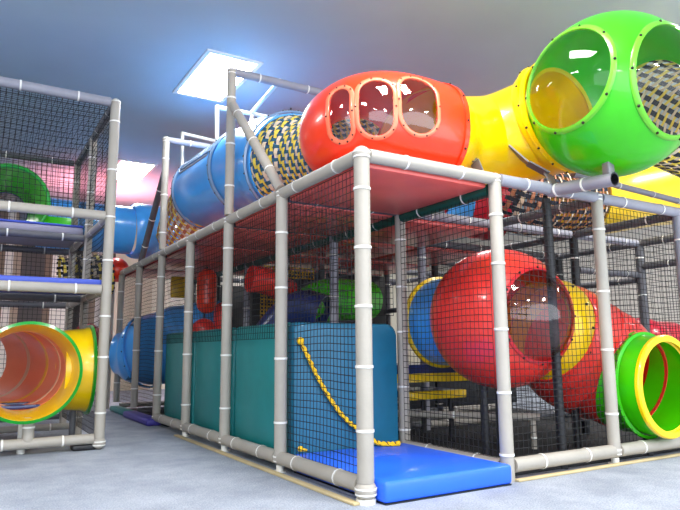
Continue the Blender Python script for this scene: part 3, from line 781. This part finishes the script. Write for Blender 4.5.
# steps under the lower sphere
ST = thing('climbing_steps', 'navy padded step platform with yellow edges left of the lower red sphere', 'steps', (1.6, 1.9, 0))
SO = -V((1.6, 1.9, 0))
def poly(mb, pts, z0, z1, mat=0):
    mb.rings([[V((x, y, z)) for x, y in pts] for z in (z0, z1)], (True, True), mat)
m = MB(); poly(m, [(1.26, 1.48), (2.28, 1.40), (2.28, 2.3), (1.26, 2.3)], .68, .76); o = m.build('platform', 'navy', ST, loc=SO, smooth=False); recalc(o)
m = MB(); poly(m, [(1.24, 1.46), (2.30, 1.38), (2.30, 1.45), (1.24, 1.53)], .60, .68); poly(m, [(1.24, 1.53), (1.31, 1.53), (1.31, 2.3), (1.24, 2.3)], .60, .68); o = m.build('edge_strip', 'yellow', ST, loc=SO, smooth=False); recalc(o)
m = MB(); m.box((1.55, 1.62, .42), (2.30, 1.70, .50), .01); o = m.build('edge_strip', 'yellow', ST, loc=SO)
m = MB(); m.box((1.55, 1.70, .44), (2.30, 2.25, .50), .01); o = m.build('step', 'navy', ST, loc=SO)
m = MB(); m.box((1.26, 2.3, .76), (1.60, 2.34, .98), .01); o = m.build('riser', 'yellow', ST, loc=SO)
for x, y in ((1.36, 1.6), (2.2, 1.75), (1.36, 2.2), (2.2, 2.2)):
    m = MB(); m.sweep([(x, y, 0), (x, y, .60 if x < 2 else .44)], .028, 10); m.build('leg', 'wpipe' if (x, y) == (1.36, 1.6) else 'padb', ST, loc=SO)

# interior colours deeper in
IB = thing('tube_slide', 'blue enclosed slide curving down inside the far left bays', 'slide', (.45, 6.46, 0))
IO = -V((.45, 6.46, 0))
ip = smooth_path([(-.02, 6.95, .88), (.2, 6.78, .88), (.46, 6.46, .95), (.74, 6.2, 1.12), (1.0, 6.0, 1.28), (1.3, 5.9, 1.36)], 7)
m = MB(); m.shell(ip, lerp_list([.32, .46, .55, .50, .38, .33], 7), .015, 36); m.build('shell', 'blue', IB, loc=IO)
m = MB(); m.sweep([(.48, 6.42, 0), (.48, 6.42, .5)], .04, 10); m.build('support_leg', 'padb', IB, loc=IO)
flange(ip[10], ip[11], .535, IB, 'blue', IO)
def bag(label, x, y, z0, z1, r, mat):
    m = MB(); n = 8; pa = []; ra = []
    for k in range(n+1): a = PI/2*k/n; pa.append((0, 0, r*.8*(1-math.sin(PI/2-a)) if 0 else r*(1-math.cos(a)))); ra.append(max(.01, r*math.sin(a)))
    h = z1-z0
    pa2 = [(0, 0, h-p[2]) for p in reversed(pa)]; ra2 = list(reversed(ra))
    m.sweep(pa+pa2, ra+ra2, 20); m.sweep([(0, 0, h-.02), (0, 0, 2.08-z0)], .012, 8, mat=1)
    tag(m.build('padded_roller', [mat, 'padb'], loc=(x, y, z0)), label, 'roller', 'hanging padded rollers')
bag('bright orange padded roller hanging behind the teal panels', .76, 5.15, 1.42, 2.05, .14, 'orange')
bag('red padded roller hanging lower, just right of the orange roller', 1.06, 5.3, 1.05, 1.60, .13, 'red')
bag('dull red padded roller hanging directly below the orange roller', .78, 5.3, .85, 1.36, .17, 'red')
m = MB(); m.box((.5, 5.98, 1.70), (.78, 6.06, 2.02), .02)
tag(m.build('foam_block', 'yellow'), 'small yellow foam block far back left of the orange roller', 'foam block', kind='thing')
net('crawl_net', 'yellow netting panel far inside behind the teal panels', (1.25, 4.4, 1.25), (.75, 0, 0), (0, 0, .42), cell=.045, r=.008, mat='nety')
net('crawl_net', 'yellow netting strip under the decks far inside', (1.25, 4.3, 1.88), (.75, 0, 0), (0, 0, .14), cell=.045, r=.008, mat='nety')
gp = smooth_path([(1.15, 3.3, 1.05), (1.2, 3.1, 1.30), (1.42, 3.0, 1.46), (1.75, 3.1, 1.50), (2.2, 3.3, 1.52)], 7)
m = MB(); m.shell(gp, .25, .014, 28)
tag(m.build('tube_slide', 'green'), 'green tube slide deep inside above the deep teal wall', 'slide')
m = MB(); m.shell(smooth_path([(.72, 3.05, 1.0), (.9, 2.95, 1.25), (1.05, 2.8, 1.36), (1.2, 2.62, 1.3)], 6), .2, .014, 24)
tag(m.build('tube_slide', 'navy'), 'dark blue tube slide deep inside left of the green slide', 'slide')
m = MB(); m.shell(smooth_path([(.75, 3.6, 1.75), (1.0, 3.6, 1.72), (1.3, 3.7, 1.62)], 6), .16, .014, 24)
tag(m.build('tube_slide', 'red'), 'red tube end deep inside behind the dark blue slide', 'slide')
m = MB(); m.ball((0, 0, 0), .22, 0, 20, 14)
d_ = tag(m.build('tunnel_dome', 'crimson', loc=(-.42, 7.4, 1.14)), 'small crimson rounded tunnel end seen between left frame and far left bays', 'play tunnel')
m = MB(); m.sweep([(0, 0, -1.14), (0, 0, -.2)], .03, 12); m.build('support_leg', 'pad', d_)

# ================================================================== LEFT FRAME CONTENTS
LT = thing('tube_slide', 'yellow tunnel mouth with green rim facing front in the left frame', 'slide', (-1.60, 3.1, .73))
LO = V((-1.56, 3.1, .73))
m = MB(); m.shell([V(p)-LO for p in [(-1.56, 2.97, .73), (-1.56, 3.1, .73), (-1.56, 3.3, .73), (-1.56, 3.5, .73)]], [.43, .41, .395, .385], .012, 44); m.build('mouth', 'yellow', LT)
m = MB(); m.sweep([V(p)-LO for p in [(-1.56, 3.00, .73), (-1.56, 2.985, .73), (-1.56, 2.955, .73), (-1.56, 2.945, .73)]], [.42, .447, .447, .42], 48, (False, False))
m.sweep([V(p)-LO for p in [(-1.56, 2.945, .73), (-1.56, 2.96, .73)]], [.42, .42], 48, (False, False), flip=True); m.build('mouth_rim', 'green2', LT)
lp = smooth_path([(-1.56, 3.5, .73), (-1.58, 3.9, .75), (-1.66, 4.3, .77), (-1.80, 4.7, .79), (-1.95, 5.0, .80)], 6)
m = MB(); m.shell([p-LO for p in lp], .385, .012, 40); m.build('tube', 'peach', LT)
for k in (4, 10, 16):
    m = MB(); m.shell([lp[k]-LO, lp[k+1]-LO], .40, .03, 40); m.build('joint_ring', 'strapw' if k != 10 else 'yellow', LT)
for yy in (3.55, 3.95):
    m = MB(); m.box((-.17, yy-3.1-.03, -.36), (.17, yy-3.1+.03, -.325), .01); m.build('tread', 'navy', LT)
m = MB(); m.sweep([(0, .12, -.73), (0, .12, -.42)], .035, 12); m.build('support_leg', 'wpipe', LT)
LS = thing('tunnel_mouth', 'yellow tunnel mouth with green rim facing right in the left frame', 'play tunnel', (-1.12, 3.62, .73))
m = MB(); m.shell([(-.14, 0, 0), (-.04, 0, 0), (.06, 0, 0), (.12, 0, 0)], [.39, .40, .41, .43], .012, 40); m.build('mouth', 'yellow', LS)
m = MB(); m.sweep([(.10, 0, 0), (.105, 0, 0), (.13, 0, 0), (.135, 0, 0)], [.42, .45, .45, .42], 44, (False, False)); m.build('mouth_rim', 'green2', LS)
m = MB(); m.sweep([(0, 0, -.73), (0, 0, -.37)], .03, 12); m.build('support_leg', 'padd', LS)
# decks
m = MB(); m.box((LX-2*B+.05, LY+.03, 1.535), (LX-.03, YB[1]-.05, 1.60), .02); tag(m.build('deck_board', 'deckblue'), 'blue padded deck on the lower floor of the left frame', 'deck')
m = MB(); m.box((LX-2*B+.05, YB[1]+.05, 2.245), (LX-.05, YB[2]-.05, 2.33), .02)
t_ = m.build('deck_board', 'deckgrey'); tag(t_, 'lilac grey padded deck on the upper floor of the left frame', 'deck')
m = MB(); m.box((LX-2*B+.05, YB[1]+.06, 2.335), (LX-.05, YB[1]+.5, 2.36), .01); m.build('deck_trim', 'deckblue', t_)
GT = thing('tunnel_mouth', 'green round tunnel mouth on the upper floor of the left frame', 'play tunnel', (-1.76, 5.0, 2.70))
m = MB(); m.shell([(0, -.02, 0), (0, .12, 0), (0, .4, 0), (0, .72, 0)], [.44, .43, .38, .27], .014, 44); m.build('mouth', 'green', GT)
m = MB(); m.shell([(0, .70, 0), (-.02, .9, 0), (-.05, 1.1, .0)], .26, .014, 36); m.build('tube', 'navy', GT)
m = MB(); m.shell([(0, -.035, 0), (0, -.02, 0), (0, .01, 0), (0, .02, 0)], [.435, .45, .45, .435], .025, 44); m.build('mouth_rim', 'green2', GT)
m = MB(); m.box((-1.35, YB[2]-.22, 2.34), (-1.02, YB[2]-.16, 2.62), .02)
tag(m.build('foam_block', 'green'), 'small green foam block beside the green tunnel mouth', 'foam block', kind='thing')

# ================================================================== CAMERA, WORLD
cd = bpy.data.cameras.new('camera'); cam = bpy.data.objects.new('camera', cd); COL.objects.link(cam)
cd.sensor_fit = 'HORIZONTAL'; cd.sensor_width = 36; cd.lens = 621.48/680*36; cd.clip_end = 100
pit, rol, yaw = .1521, -.0074, .5432
fw = V((math.sin(yaw)*math.cos(pit), math.cos(yaw)*math.cos(pit), math.sin(pit))); rt = V((math.cos(yaw), -math.sin(yaw), 0)); up = rt.cross(fw)
r2 = rt*math.cos(rol)+up*math.sin(rol); u2 = -rt*math.sin(rol)+up*math.cos(rol)
mt = Matrix((r2, u2, -fw)).transposed().to_4x4(); mt.translation = V((-2.1232, -3.239, .9007)); cam.matrix_world = mt
sc.camera = cam
w = bpy.data.worlds.new('world'); sc.world = w; w.use_nodes = True
bg = w.node_tree.nodes['Background']; bg.inputs[0].default_value = (.82, .9, 1, 1); bg.inputs[1].default_value = 3.0
sc.view_settings.view_transform = 'Standard'; sc.view_settings.look = 'None'; sc.view_settings.exposure = .45; sc.view_settings.gamma = 1
